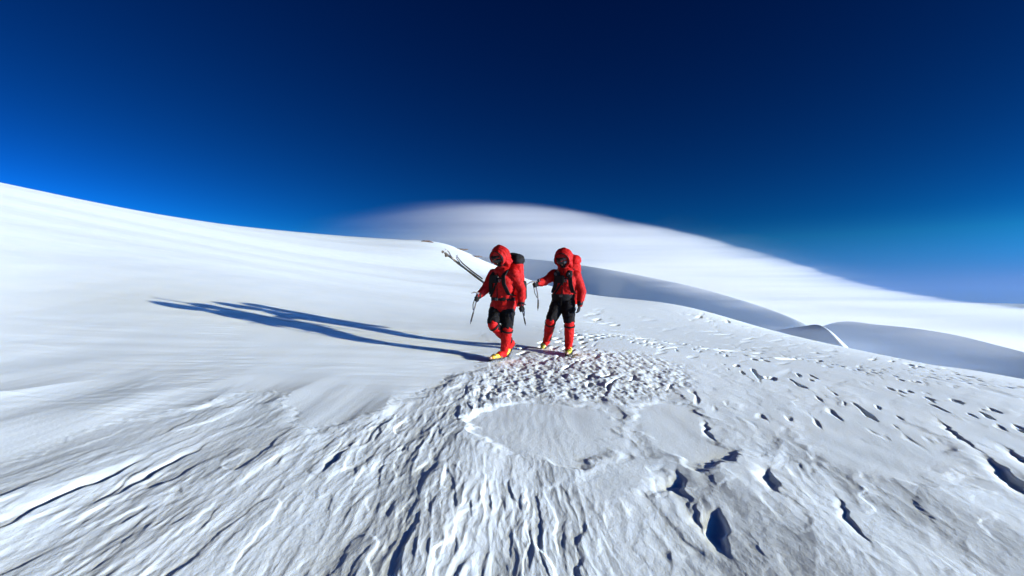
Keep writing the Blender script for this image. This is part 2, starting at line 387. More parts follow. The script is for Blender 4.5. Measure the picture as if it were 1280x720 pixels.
    ly = M(nt, 'SUBTRACT', 1.0, M(nt, 'DIVIDE', M(nt, 'ABSOLUTE', M(nt, 'SUBTRACT', Z, M(nt, 'ADD', cz, 10.0))), 85.0), clamp=True)
    d = M(nt, 'ADD', d, M(nt, 'MULTIPLY', M(nt, 'MULTIPLY', ly, M(nt, 'MULTIPLY', M(nt, 'DIVIDE', M(nt, 'SUBTRACT', X, 480.0), 450.0, clamp=True), M(nt, 'DIVIDE', M(nt, 'SUBTRACT', Y, 1500.0), 500.0, clamp=True))), M(nt, 'MULTIPLY', M(nt, 'ADD', .5, M(nt, 'MULTIPLY', nn, 3.0), clamp=True), .0030)))
    tot = M(nt, 'ADD', d, th); L(nt, tot, pv.inputs['Density'])
    mc = N(nt, 'ShaderNodeMix', data_type='RGBA'); mc.inputs[6].default_value = (.925, .945, .935, 1); mc.inputs[7].default_value = (.38, .62, .95, 1)
    L(nt, M(nt, 'DIVIDE', th, M(nt, 'ADD', tot, 1e-9)), mc.inputs[0]); L(nt, mc.outputs[2], pv.inputs['Color'])
    m.cycles.volume_sampling = 'MULTIPLE_IMPORTANCE'
    m.cycles.volume_step_rate = 1.0
    return o
CLOUD_D = .0014
HAZE_D = .00008

def spindrift():
    """blown snow trailing off the knoll beyond the right crest"""
    import bmesh
    x0, x1, y0, y1, z0, z1 = 45, 175, 85, 225, -38, -4
    bm = bmesh.new(); bmesh.ops.create_cube(bm, size=1)
    for v in bm.verts: v.co = Vector((x0+(v.co.x+.5)*(x1-x0), y0+(v.co.y+.5)*(y1-y0), z0+(v.co.z+.5)*(z1-z0)))
    me = bpy.data.meshes.new('spindrift'); bm.to_mesh(me); bm.free()
    o = bpy.data.objects.new('spindrift', me); COL.objects.link(o); o['kind'] = 'stuff'
    m, nt = mat('blown_snow'); me.materials.append(m)
    out = N(nt, 'ShaderNodeOutputMaterial'); pv = N(nt, 'ShaderNodeVolumePrincipled'); L(nt, pv.outputs[0], out.inputs['Volume'])
    pv.inputs['Color'].default_value = (.75, .86, 1, 1)
    g = N(nt, 'ShaderNodeNewGeometry'); sp = N(nt, 'ShaderNodeSeparateXYZ'); L(nt, g.outputs['Position'], sp.inputs[0])
    X, Y, Z = sp.outputs
    ux = M(nt, 'DIVIDE', M(nt, 'SUBTRACT', X, 92.0), 42.0); uy = M(nt, 'DIVIDE', M(nt, 'SUBTRACT', Y, 150.0), 62.0)
    top = M(nt, 'SUBTRACT', -5.5, M(nt, 'MULTIPLY', M(nt, 'SUBTRACT', X, 80.0), .115))
    uz = M(nt, 'DIVIDE', M(nt, 'SUBTRACT', top, Z), 9.0, clamp=True)
    e = M(nt, 'MULTIPLY', M(nt, 'SUBTRACT', 1.0, M(nt, 'MULTIPLY', ux, ux), clamp=True), M(nt, 'SUBTRACT', 1.0, M(nt, 'MULTIPLY', uy, uy), clamp=True))
    mp = N(nt, 'ShaderNodeMapping'); mp.inputs['Scale'].default_value = (1/45, 1/25, 1/4)
    L(nt, g.outputs['Position'], mp.inputs[0]); nz = N(nt, 'ShaderNodeTexNoise'); nz.inputs['Scale'].default_value = 1; nz.inputs['Detail'].default_value = 3
    L(nt, mp.outputs[0], nz.inputs['Vector'])
    n = M(nt, 'MULTIPLY', M(nt, 'SUBTRACT', nz.outputs[0], .36), 3.0, clamp=True)
    L(nt, M(nt, 'MULTIPLY', M(nt, 'MULTIPLY', e, uz), M(nt, 'MULTIPLY', n, .009)), pv.inputs['Density'])
# ------------------------------------------------------------------ camera and settings
cam = bpy.data.cameras.new('camera'); cam.lens = 18; cam.sensor_width = 36; cam.clip_start = .05; cam.clip_end = 60000
co = bpy.data.objects.new('camera', cam); COL.objects.link(co); co.location = (0, 0, 0); co.rotation_euler = (R(90), 0, 0); S.camera = co
S.view_settings.view_transform = 'Standard'; S.view_settings.look = 'None'; S.view_settings.gamma = 1; S.view_settings.exposure = .93
S.cycles.max_bounces = 8; S.cycles.volume_bounces = 4; S.cycles.diffuse_bounces = 3
S.cycles.volume_step_rate = 1; S.cycles.volume_max_steps = 256
light()
snow = snow_material()
gd = build_ground(); gd.data.materials.append(snow)
ridge_mesh('mountain', FAR1, .75, .6, 1100, 14, 13, 300)
ridge_mesh('mountain', FAR2, .70, .6, 900, 10, 11, 310)
ridge_mesh('snow_knoll', KNOLL, .55, .9, 60, .8, .35, 320)
cloud()
spindrift()

# ================================================================== the climbers and their gear
from mathutils import noise as mn
import bmesh
def plain(name, col, rough=.7, metal=0, bump=0, scale=40, spot=None, sheen=0):
    m, nt = mat(name); out = N(nt, 'ShaderNodeOutputMaterial'); b = N(nt, 'ShaderNodeBsdfPrincipled'); L(nt, b.outputs[0], out.inputs[0])
    b.inputs['Roughness'].default_value = rough; b.inputs['Metallic'].default_value = metal
    if 'cloth' in name or 'web' in name or 'glove' in name: b.inputs['Specular IOR Level'].default_value = .15
    if sheen: b.inputs['Sheen Weight'].default_value = sheen
    tc = N(nt, 'ShaderNodeTexCoord'); n = N(nt, 'ShaderNodeTexNoise'); n.inputs['Scale'].default_value = scale*.35; n.inputs['Detail'].default_value = 5
    L(nt, tc.outputs['Object'], n.inputs['Vector'])
    r = N(nt, 'ShaderNodeValToRGB'); r.color_ramp.elements[0].position = .35; r.color_ramp.elements[1].position = .68
    c2 = spot or tuple(min(1, c*1.25) for c in col)
    r.color_ramp.elements[0].color = (*[c*.85 for c in col], 1); r.color_ramp.elements[1].color = (*c2, 1)
    L(nt, n.outputs[0], r.inputs[0]); L(nt, r.outputs[0], b.inputs['Base Color'])
    if bump:
        n2 = N(nt, 'ShaderNodeTexNoise'); n2.inputs['Scale'].default_value = scale; L(nt, tc.outputs['Object'], n2.inputs['Vector'])
        bp = N(nt, 'ShaderNodeBump'); bp.inputs['Strength'].default_value = bump; bp.inputs['Distance'].default_value = .01
        L(nt, n2.outputs[0], bp.inputs['Height']); L(nt, bp.outputs[0], b.inputs['Normal'])
    return m
MT = dict(
    red=plain('red_shell_cloth', (.31, .0045, .004), .7, bump=.5, scale=30),
    gaiter=plain('red_gaiter_cloth', (.40, .006, .005), .7, bump=.5, scale=40),
    black=plain('black_cloth', (.006, .006, .007), .9, bump=.5, scale=30),
    web=plain('black_webbing', (.007, .007, .008), .8),
    glove=plain('black_glove', (.007, .007, .008), .7, bump=.3),
    skin=plain('skin', (.48, .27, .19), .5),
    boot=plain('yellow_boot_shell', (.75, .42, .03), .4), sole=plain('black_rubber', (.015, .015, .016), .8),
    lime=plain('lime_boot_shell', (.42, .45, .05), .4),
    axe=plain('dark_axe_steel', (.05, .05, .055), .6, .2),
    steel=plain('steel', (.16, .16, .17), .5, .8), grey=plain('grey_metal', (.07, .07, .08), .5, .6),
    lens=plain('goggle_lens', (.01, .01, .012), .45), white=plain('white_tape', (.75, .75, .74), .6),
    helmet=plain('red_helmet_shell', (.40, .010, .008), .5), packred=plain('red_pack_cloth', (.36, .006, .005), .7, bump=.5, scale=25),
    wood=plain('weathered_pole', (.13, .115, .10), .8, bump=.6, scale=60), frost=plain('rime', (.72, .70, .66), .8, bump=.8),
    rock=plain('brown_rock', (.16, .12, .10), .9, bump=.9, scale=12), darkred=plain('crimson_strap', (.45, .012, .03), .6))
V = Vector
class Blob:
    """gathers ellipsoids along paths and fuses them into one smooth closed skin"""
    def __init__(s): s.bm = bmesh.new()
    def ball(s, c, r, ax=None):
        r = (r, r, r) if isinstance(r, (int, float)) else r
        m = ax.to_4x4() if ax is not None else Matrix.Identity(4)
        bmesh.ops.create_icosphere(s.bm, subdivisions=3 if max(r) > .05 else 2, radius=1, matrix=Matrix.Translation(c) @ m @ Matrix.Diagonal((*r, 1)))
        return s
    def path(s, pts, rad, side=None, gap=.35):
        """rad: radius per point, or (side, front) pairs with a side vector"""
        pts = [V(p) for p in pts]
        for k in range(len(pts)-1):
            a, b = pts[k], pts[k+1]; ra, rb = rad[k], rad[k+1]
            if isinstance(ra, (int, float)): ra = (ra, ra)
            if isinstance(rb, (int, float)): rb = (rb, rb)
            ln = (b-a).length; n = max(2, int(ln/(gap*min(*ra, *rb)))+1)
            z = (b-a).normalized(); sd = V(side) if side is not None else z.orthogonal()
            x = (sd-z*sd.dot(z)).normalized(); y = z.cross(x)
            A = Matrix((x, y, z)).transposed()
            for i in range(n+(k == len(pts)-2)):
                t = i/n; r = [ra[j]*(1-t)+rb[j]*t for j in (0, 1)]
                s.ball(a.lerp(b, t), (r[0], r[1], min(r)), A)
        return s
    def build(s, name, m, parent, voxel=.012, smooth=4, folds=0, fs=9, stretch=(1, 1, .55), seed=0):
        org = V(parent['_o']) if '_o' in parent else V((0, 0, 0))
        me = bpy.data.meshes.new(name); s.bm.to_mesh(me); s.bm.free()
        o = bpy.data.objects.new(name, me); COL.objects.link(o)
        md = o.modifiers.new('r', 'REMESH'); md.mode = 'VOXEL'; md.voxel_size = voxel; md.use_smooth_shade = True
        sm = o.modifiers.new('s', 'SMOOTH'); sm.iterations = smooth; sm.factor = .5
        dg = bpy.context.evaluated_depsgraph_get()
        me2 = bpy.data.meshes.new_from_object(o.evaluated_get(dg)); me2.name = name
        o.modifiers.clear(); o.data = me2; bpy.data.meshes.remove(me)
        if folds:
            for v in me2.vertices:
                p = v.co; q = V((p.x*fs*stretch[0]+seed, p.y*fs*stretch[1], p.z*fs*stretch[2]/.55))
                f = 1-abs(mn.noise(q+V((mn.noise(p*6), mn.noise(p*6+V((9, 9, 9))), 0))*1.2))*2.2
                v.co = p+v.normal*folds*(f-.4+.5*mn.noise(q*2.3))
        me2.transform(Matrix.Translation(-org))
        me2.polygons.foreach_set('use_smooth', [True]*len(me2.polygons)); me2.update()
        me2.materials.clear(); me2.materials.append(m)
        o.parent = parent
        o['_o'] = parent['_o']
        return o
class Hard:
    """tubes, plates and boxes with crisp edges"""
    def __init__(s): s.bm = bmesh.new()
    def tube(s, pts, rad, n=10, flat=1.0, side=None):
        pts = [V(p) for p in pts]; rings = []
        if isinstance(rad, (int, float)): rad = [rad]*len(pts)
        ref = V(side) if side is not None else None
        for i, p in enumerate(pts):
            t = (pts[min(i+1, len(pts)-1)]-pts[max(i-1, 0)]).normalized()
            if ref is None: ref = t.orthogonal()
            x = (ref-t*ref.dot(t)).normalized(); y = t.cross(x); ref = x if side is None else ref
            rings.append([s.bm.verts.new(p+(x*math.cos(a)+y*math.sin(a)*flat)*rad[i]) for a in [2*math.pi*k/n for k in range(n)]])
        for a, b in zip(rings[:-1], rings[1:]):
            for k in range(n): s.bm.faces.new((a[k], a[(k+1) % n], b[(k+1) % n], b[k]))
        s.bm.faces.new(rings[0][::-1]); s.bm.faces.new(rings[-1]); return s
    def strap(s, pts, w, th, side):
        """flat band: width w along `side`"""
        pts = [V(p) for p in pts]; R_ = []
        for i, p in enumerate(pts):
            t = (pts[min(i+1, len(pts)-1)]-pts[max(i-1, 0)]).normalized()
            sd = V(side[i] if isinstance(side, list) else side); x = (sd-t*sd.dot(t)).normalized(); y = t.cross(x)
            R_.append([s.bm.verts.new(p+x*a*w/2+y*b*th/2) for a, b in ((-1, -1), (1, -1), (1, 1), (-1, 1))])
        for a, b in zip(R_[:-1], R_[1:]):
            for k in range(4): s.bm.faces.new((a[k], a[(k+1) % 4], b[(k+1) % 4], b[k]))
        s.bm.faces.new(R_[0][::-1]); s.bm.faces.new(R_[-1]); return s
    def plate(s, outline, o, ux, uy, th):
        """flat outline (2-D points) given thickness along ux x uy"""
        ux, uy = V(ux), V(uy); n = ux.cross(uy).normalized(); o = V(o)
        a = [s.bm.verts.new(o+ux*p[0]+uy*p[1]-n*th/2) for p in outline]; b = [s.bm.verts.new(o+ux*p[0]+uy*p[1]+n*th/2) for p in outline]
        s.bm.faces.new(a[::-1]); s.bm.faces.new(b)
        for k in range(len(a)):
            j = (k+1) % len(a); s.bm.faces.new((a[k], a[j], b[j], b[k]))
        return s
    def box(s, c, size, A=None):
        A = A or Matrix.Identity(3)
        r = bmesh.ops.create_cube(s.bm, size=1, matrix=Matrix.Translation(c) @ A.to_4x4() @ Matrix.Diagonal((*size, 1))); return s
    def ring(s, c, ux, uy, R0, r, n=20, squash=1.0):
        c, ux, uy = V(c), V(ux).normalized(), V(uy).normalized(); w = ux.cross(uy); rr = []
        for i in range(n):
            a = 2*math.pi*i/n; d = ux*math.cos(a)*squash+uy*math.sin(a); p = c+d*R0; dn = d.normalized()
            rr.append([s.bm.verts.new(p+(dn*math.cos(b)+w*math.sin(b))*r) for b in [2*math.pi*k/6 for k in range(6)]])
        for i in range(n):
            a, b = rr[i], rr[(i+1) % n]
            for k in range(6): s.bm.faces.new((a[k], a[(k+1) % 6], b[(k+1) % 6], b[k]))
        return s
    def build(s, name, m, parent, bevel=0, smooth=True):
        org = V(parent['_o']) if '_o' in parent else V((0, 0, 0))
        if bevel: bmesh.ops.bevel(s.bm, geom=s.bm.edges[:], offset=bevel, segments=2, affect='EDGES')
        bmesh.ops.recalc_face_normals(s.bm, faces=s.bm.faces)
        me = bpy.data.meshes.new(name); s.bm.to_mesh(me); s.bm.free(); me.transform(Matrix.Translation(-org))
        if smooth: me.polygons.foreach_set('use_smooth', [True]*len(me.polygons))
        try: me.set_sharp_from_angle(angle=R(35))
        except Exception: pass
        me.materials.append(m); o = bpy.data.objects.new(name, me); COL.objects.link(o); o.parent = parent
        o['_o'] = parent['_o']
        return o
def root(name, loc, label, cat, group=None):
    o = bpy.data.objects.new(name, None); COL.objects.link(o); o.location = loc; o['_o'] = tuple(loc)
    o['label'] = label; o['category'] = cat; o.empty_display_size = .2
    if group: o['group'] = group
    return o

def hand_paths(B, wrist, grip, axis, toward, k=1.0, t=0.0):
    """a fist closed round a shaft: grip = point of the shaft in the hand, axis = shaft direction, toward = from shaft to the back of the hand"""
    wrist, grip = V(wrist), V(grip); g = V(axis).normalized(); w = V(toward); w = (w-g*w.dot(g)).normalized(); s = g.cross(w)
    fist = grip+w*.030*k
    B.path([wrist, wrist.lerp(fist, .55), fist], [.026+t, .031+t, .033+t])
    for i, ln in enumerate((.92, 1.0, .95, .80)):
        off = g*(i-1.5)*.021*k
        pts = []
        for j in range(8):
            a = R(-20+j*36*ln); rr = .026*k
            pts.append(grip+off+(w*math.cos(a)+s*math.sin(a))*rr)
        B.path([fist+off-w*.004]+pts, [.0105+t]+[.0100+t-.0004*j for j in range(8)], gap=.6)
    th = [fist-g*.034*k, fist-g*.046*k-s*.018, grip-g*.036*k-s*.024*k, grip-g*.022*k-s*.026*k-w*.016, grip-g*.012*k-w*.028*k]
    B.path(th, [.014+t, .0125+t, .0115+t, .0105+t, .0095+t], gap=.6)
def open_hand(B, wrist, d, palm_n, thumb_side, t=0.0):
    """a relaxed, slightly curled hand"""
    wrist, d, n, s = V(wrist), V(d).normalized(), V(palm_n).normalized(), V(thumb_side).normalized()
    kn = wrist+d*.085
    B.path([wrist, wrist+d*.045, kn], [(.030+t, .021+t), (.038+t, .018+t), (.041+t, .015+t)], side=s)
    for i, ln in enumerate((.070, .080, .074, .058)):
        a = kn+s*(.030-i*.020); p = [a]; ang = 8
        for f, bend in ((.45, 18), (.30, 30), (.25, 28)):
            ang += bend; p.append(p[-1]+(d*math.cos(R(ang))+n*math.sin(R(ang)))*ln*f)
        B.path(p, [.0100+t, .0095+t, .0088+t, .0078+t], gap=.6)
    b = wrist+d*.025+s*.028
    B.path([b, b+d*.028+s*.022+n*.008, b+d*.055+s*.026+n*.018, b+d*.075+s*.022+n*.026], [.014+t, .012+t, .0105+t, .009+t], gap=.6)

def climber(J, label, loc, boot_m, seed):
    """J: joints in world metres"""
    P = root('person', loc, label, 'person', 'climbers walking over the snow')
    hd = V(J['heading']).normalized(); rt = V((hd.y, -hd.x, 0)).normalized()      # his right
    rt = V((hd.y, -hd.x, 0)); up = V((0, 0, 1))
    if rt.dot(V(J['rsh'])-V(J['lsh'])) < 0: rt = -rt
    pel, chest, neck, head = [V(J[k]) for k in ('pelvis', 'chest', 'neck', 'head')]
    look = V(J['look']).normalized(); hr = (look.cross(up)).normalized(); hr = hr if hr.dot(rt) > 0 else -hr
    hu = hr.cross(look).normalized(); hu = hu if hu.z > 0 else -hu
    HA = Matrix((hr, look, hu)).transposed()
    def hp(x, y, z): return head+hr*x+look*y+hu*z
    arms = {k: [V(J[k+'sh']), V(J[k+'el']), V(J[k+'wr'])] for k in 'rl'}
    legs = {k: [V(J[k+'hip']), V(J[k+'kn']), V(J[k+'an'])] for k in 'rl'}
    toes = {k: V(J[k+'toe']) for k in 'rl'}
    # --- body: one continuous figure with face, hands and feet
    B = Blob()
    B.path([pel-up*.02, pel.lerp(chest, .45), chest, neck-up*.06], [(.150, .105), (.130, .095), (.165, .110), (.09, .07)], side=rt)
    B.path([neck-up*.08, neck+up*.02, head-hu*.05], [.062, .056, .055])
    B.ball(hp(0, -.01, .03), (.076, .096, .098), HA).ball(hp(0, .025, -.045), (.058, .066, .062), HA).ball(hp(0, .062, -.088), (.028, .024, .020), HA)
    B.path([hp(0, .088, .012), hp(0, .104, -.016), hp(0, .112, -.030)], [.009, .012, .015]); B.ball(hp(.014, .098, -.032), .009).ball(hp(-.014, .098, -.032), .009)
    B.path([hp(-.034, .082, .030), hp(0, .094, .026), hp(.034, .082, .030)], [.010, .010, .010])
    B.path([hp(-.020, .086, -.062), hp(0, .094, -.060), hp(.020, .086, -.062)], [.006, .008, .006]); B.path([hp(-.017, .084, -.073), hp(0, .091, -.073), hp(.017, .084, -.073)], [.006, .0085, .006])
    for sx in (-1, 1):
        B.ball(hp(sx*.044, .066, -.018), (.022, .020, .02), HA); B.ball(hp(sx*.078, -.008, -.008), (.010, .020, .032), HA); B.ball(hp(sx*.030, .074, .008), .012)
    for k in 'rl':
        a = arms[k]; B.path([chest.lerp(a[0], .5)+up*.04, a[0], a[0].lerp(a[1], .5), a[1], a[1].lerp(a[2], .4), a[2]], [.055, .055, .046, .038, .038, .026])
        h = legs[k]; B.path([h[0], h[0].lerp(h[1], .5), h[1], h[1].lerp(h[2], .35), h[2]], [.090, .075, .055, .053, .036])
        B.path([h[2]-up*.03, h[2].lerp(toes[k], .5)-up*.02, toes[k]+up*.03], [.036, .038, .026])
        if J[k+'grip'] is not None: hand_paths(B, a[2], *J[k+'grip'])
        else: open_hand(B, a[2], *J[k+'open'])
    B.build('body', MT['skin'], P, voxel=.0075, smooth=2)
    # --- jacket
    B = Blob()
    hem = pel+up*(-.01 if seed == 1 else .13)
    B.path([hem, pel+up*(.08 if seed == 1 else .15), pel.lerp(chest, .5), chest, chest.lerp(neck, .55)], [(.240, .205) if seed == 1 else (.198, .17), (.205, .172), (.198, .168), (.222, .175), (.185, .140)], side=rt)
    B.path([chest.lerp(neck, .5), neck+up*.0, neck+look*.02+up*.035], [.115, .088, .080])
    for k in 'rl':
        a = arms[k]; out = (a[0]-chest); out.z = 0
        B.path([chest.lerp(a[0], .6)+up*.03, a[0]+up*.0, a[0].lerp(a[1], .45), a[1], a[1].lerp(a[2], .5), a[1].lerp(a[2], .93)], [.105, .098, .088, .078, .070, .052])
    B.build('jacket', MT['red'], P, voxel=.012, smooth=4, folds=.010, fs=9, seed=seed)
    # --- trousers
    B = Blob()
    B.path([pel+up*.06, pel-up*.06], [(.175, .145), (.185, .155)], side=rt)
    for k in 'rl':
        h = legs[k]
        B.path([h[0]+up*.02, h[0].lerp(h[1], .5), h[0].lerp(h[1], .82), h[0].lerp(h[1], .95)], [.136, .118, .106, .090])
    B.build('trousers', MT['black'], P, voxel=.012, smooth=4, folds=.010, fs=11, seed=seed+5)
    # --- gaiters, boots with crampons
    for k in 'rl':
        h = legs[k]; sh = (h[2]-h[1]).normalized()
        toe = toes[k]; an = h[2]; fd = (toe-an); fdn = fd.normalized()
        B = Blob(); B.path([h[1].lerp(h[2], .02), h[1].lerp(h[2], .45), h[1].lerp(h[2], .90), an+sh*.03], [.086, .088, .064, .068])
        B.path([an+sh*.03, an.lerp(toe, .35)-up*0], [.068, .054])
        g = B.build('gaiter', MT['gaiter'], P, voxel=.009, smooth=4, folds=.006, fs=14, seed=seed+9)
        hz = h[1].lerp(h[2], .10); q = sh.orthogonal().normalized(); q2 = sh.cross(q)
        Hd = Hard(); pts = [hz+(q*math.cos(a)+q2*math.sin(a))*.097 for a in [2*math.pi*i/16 for i in range(17)]]
        Hd.strap(pts, .030, .006, sh); Hd.build('gaiter_strap', MT['web'], g)
        inner = (rt if k == 'l' else -rt); B = Blob()
        for t in (.16, .3, .45, .6, .75, .88):
            c = h[1].lerp(h[2], t); rr_ = .088 if t < .55 else .072
            B.ball(c+inner*rr_*.62-hd*.01, (.040, .050, .062))
        B.build('gaiter_panel', MT['black'], g, voxel=.009, folds=.004, seed=seed+40)
        # foot frame: y forward, z up out of the sole
        fwd = V(J[k+'foot']).normalized(); sd = fwd.cross(up).normalized(); fu = sd.cross(fwd).normalized()
        heel = toe-fwd*.30; A = Matrix((sd, fwd, fu)).transposed()
        def fp(x, y, z): return heel+sd*x+fwd*y+fu*z
        B = Blob()
        B.path([fp(0, .055, .050), fp(0, .13, .046), fp(0, .215, .042), fp(0, .262, .036)], [(.046, .046), (.046, .044), (.055, .040), (.046, .032)], side=sd)
        B.path([fp(0, .075, .06), an-up*.01, an-sh*.05], [(.052, .060), .056, .054], side=sd)
        bt = B.build('boot', boot_m, P, voxel=.007, smooth=3)
        Hd = Hard(); ol = [(-.036, 0), (.036, 0), (.046, .04), (.040, .13), (.054, .20), (.048, .27), (.020, .305), (-.020, .305), (-.048, .27), (-.054, .20), (-.040, .13), (-.046, .04)]
        Hd.plate(ol, fp(0, 0, .000), sd, fwd, .026); Hd.build('sole', MT['sole'], bt, bevel=.003)
        Hd = Hard()
        for y0, y1 in ((.165, .31), (.0, .09)):
            for sx in (-1, 1): Hd.strap([fp(sx*.044, y0, -.016), fp(sx*.050, (y0+y1)/2, -.016), fp(sx*.034, y1, -.016)], .014, .004, fu)
            Hd.strap([fp(-.046, y0+.01, -.018), fp(.046, y0+.01, -.018)], .016, .004, fwd)
            Hd.strap([fp(-.040, y1-.02, -.018), fp(.040, y1-.02, -.018)], .016, .004, fwd)
        Hd.strap([fp(0, .08, -.018), fp(0, .18, -.018)], .022, .003, sd)
        for sx in (-1, 1):
            for y in (.02, .08, .18, .24, .29): Hd.tube([fp(sx*.044, y, -.016), fp(sx*.048, y, -.045)], [.009, .002], 6, .45)
            Hd.tube([fp(sx*.026, .31, -.014), fp(sx*.032, .350, -.034)], [.009, .002], 6, .45)
            Hd.strap([fp(sx*.047, .10, -.010), fp(sx*.052, .08, .04), fp(sx*.03, .12, .095)], .016, .003, fwd)
        Hd.strap([fp(-.052, .215, .0), fp(-.045, .225, .07), fp(0, .23, .088), fp(.045, .225, .07), fp(.052, .215, .0)], .018, .004, fwd)
        Hd.build('crampon', MT['axe'], bt)
    # --- gloves
    for k in 'rl':
        a = arms[k]; B = Blob()
        if J[k+'grip'] is not None: hand_paths(B, a[2], *J[k+'grip'], t=.0035)
        else: open_hand(B, a[2], *J[k+'open'], t=.0035)
        B.path([a[1].lerp(a[2], .74), a[1].lerp(a[2], .90), a[2]], [.058, .054, .034])
        B.build('glove', MT['glove'], P, voxel=.0065, smooth=2)
    # --- helmet, hood, goggles, chin wrap
    B = Blob(); B.ball(hp(0, -.012, .066), (.112, .134, .098), HA); B.path([hp(-.082, .082, .058), hp(0, .128, .062), hp(.082, .082, .058)], [.014, .018, .014])
    hm = B.build('helmet', MT['helmet'], P, voxel=.008, smooth=4)
    Hd = Hard(); Hd.strap([hp(math.cos(a)*.114, -.012+math.sin(a)*.138, .046-.012*math.sin(a)) for a in [R(x) for x in range(-20, 201, 11)]], .026, .006, hu)
    Hd.strap([hp(math.cos(a)*.114, -.012+math.sin(a)*.137, .050) for a in [R(x) for x in range(200, 341, 14)]], .024, .005, hu); Hd.build('goggle_strap', MT['web'], hm)
    B = Blob()
    # hood drawn over the helmet, open at the face
    rim = [hp(math.sin(R(a))*.128, .075-.02*math.cos(R(a)), .045+math.cos(R(a))*.125) for a in range(-150, 151, 15)]
    B.path(rim, [.022]*len(rim))
    for y, r, q in ((.045, .126, .052), (.005, .140, .050), (-.04, .146, .050), (-.085, .140, .055)):
        arc = [hp(math.sin(R(a))*r, y, .045+math.cos(R(a))*r*1.02) for a in range(-150, 151, 12)]
        B.path(arc, [q*.5]*len(arc))
    B.ball(hp(0, -.085, .035), (.135, .085, .140), HA)
    B.path([hp(-.115, .02, -.06), hp(-.10, -.01, -.12), hp(0, -.05, -.16), hp(.10, -.01, -.12), hp(.115, .02, -.06)], [.034, .046, .07, .046, .034])
    B.path([hp(0, -.10, .04), hp(0, -.10, -.12)], [(.115, .065), (.125, .065)], side=hr)
    hd_ = B.build('hood', MT['red'], P, voxel=.009, smooth=4, folds=.007, seed=seed+3)
    B = Blob(); B.path([hp(-.085, .105, .095), hp(0, .165, .100), hp(.085, .105, .095)], [.018, .026, .018]); B.path([hp(-.05, .13, .10), hp(.05, .13, .10)], [.024, .024]); B.build('visor', MT['web'], hd_, voxel=.007)
    Hd = Hard(); Hd.strap([hp(math.sin(R(a))*.142, .085-.02*math.cos(R(a)), .045+math.cos(R(a))*.138) for a in range(-120, 121, 12)], .038, .008, look); Hd.build('hood_brim', MT['web'], hd_)
    B = Blob(); B.path([hp(-.075, .080, .022), hp(-.034, .112, .024), hp(.034, .112, .024), hp(.075, .080, .022)], [.034, .042, .042, .034]); B.build('goggles', MT['lens'], P, voxel=.005, smooth=2)
    B = Blob(); B.ball(hp(0, .066, -.045), (.064, .058, .046), HA); B.path([hp(-.070, .01, -.075), hp(-.052, .070, -.080), hp(0, .092, -.082), hp(.052, .070, -.080), hp(.070, .01, -.075)], [.026, .026, .026, .026, .026]); B.path([neck+up*.03, head-hu*.08], [.072, .066]); B.build('neck_warmer', MT['black'], P, voxel=.007, smooth=3)
    # --- harness with its gear loops
    Hd = Hard(); f = hd
    def ringpts(c, a, b, n=24): return [c+rt*math.cos(t)*a+hd*math.sin(t)*b for t in [2*math.pi*i/n for i in range(n+1)]]
    Hd.strap(ringpts(pel+up*.055, .205, .172), .058, .012, up)
    for k in 'rl':
        h = legs[k]; ax = (h[1]-h[0]).normalized(); c = h[0].lerp(h[1], .28); q = ax.orthogonal().normalized(); q2 = ax.cross(q)
        Hd.strap([c+(q*math.cos(a)+q2*math.sin(a))*.132 for a in [2*math.pi*i/20 for i in range(21)]], .040, .010, ax)
    Hd.strap([pel+hd*.176+up*.05, pel+hd*.18-up*.09, pel+hd*.10-up*.17], .026, .012, rt)
    hn = Hd.build('harness', MT['web'], P)
    rr = random.Random(seed)
    for i, a in enumerate((12, 38, 142, 168)):
        c = pel+up*(-.02)+rt*math.cos(R(a))*.215+hd*math.sin(R(a))*.185; tan = (rt*-math.sin(R(a))+hd*math.cos(R(a)))
        Hd = Hard(); Hd.ring(c, tan, up, .038, .006, 18, .6); Hd.build('carabiner', MT['steel'] if i % 2 else MT['grey'], hn)
        if i in (0, 2, 3):
            Hd = Hard(); Hd.strap([c-up*.03, c-up*.09+tan*.012, c-up*(.15+.03*(i % 2))], .022, .010, tan); Hd.build('sling', MT['darkred'] if i == 2 else MT['black'], hn)
    # --- coil of rope and hardware on the chest
    cc = chest+hd*.165+up*.02
    Hd = Hard()
    pts = [neck-up*.10-rt*.12+hd*.06, chest+hd*.175-rt*.02+up*.02, pel.lerp(chest, .35)+hd*.17+rt*.14]
    Hd.strap(pts, .035, .014, (rt+up).normalized()); cs = Hd.build('chest_sling', MT['web'], P)
    Hd = Hard(); Hd.ring(cc+hd*.015+rt*.0+up*.03, rt, up, .034, .006, 18, .65); Hd.ring(cc+hd*.02-rt*.05-up*.02, rt, up, .030, .006, 18, .65); Hd.build('carabiner', MT['steel'], cs)
    if seed == 2:
        for sx in (-1, 1):
            q_ = chest+hd*.175+rt*sx*.115+up*.11
            B = Blob(); B.ball(q_, (.062, .045, .075), Matrix((rt, hd, up)).transposed()); pc = B.build('strap_pouch', MT['web'], P, voxel=.008)
            Hd = Hard(); Hd.ring(q_+hd*.048+rt*.01, rt, (up+rt*.4*sx).normalized(), .024, .006, 16, .6); Hd.build('carabiner', MT['grey'], pc)
    zp = [neck+hd*.10-up*.02, chest+hd*.178+up*.04, pel.lerp(chest, .5)+hd*.172, pel+hd*.178]
    Hd = Hard(); Hd.strap(zp, .016, .008, rt); Hd.build('zip', MT['web'], P)
    Hd = Hard(); Hd.box(cc+hd*.03+rt*.05, (.15, .07, .14), Matrix((rt, hd, up)).transposed()); Hd.build('chest_pouch', MT['web'], P, bevel=.012)
    return P

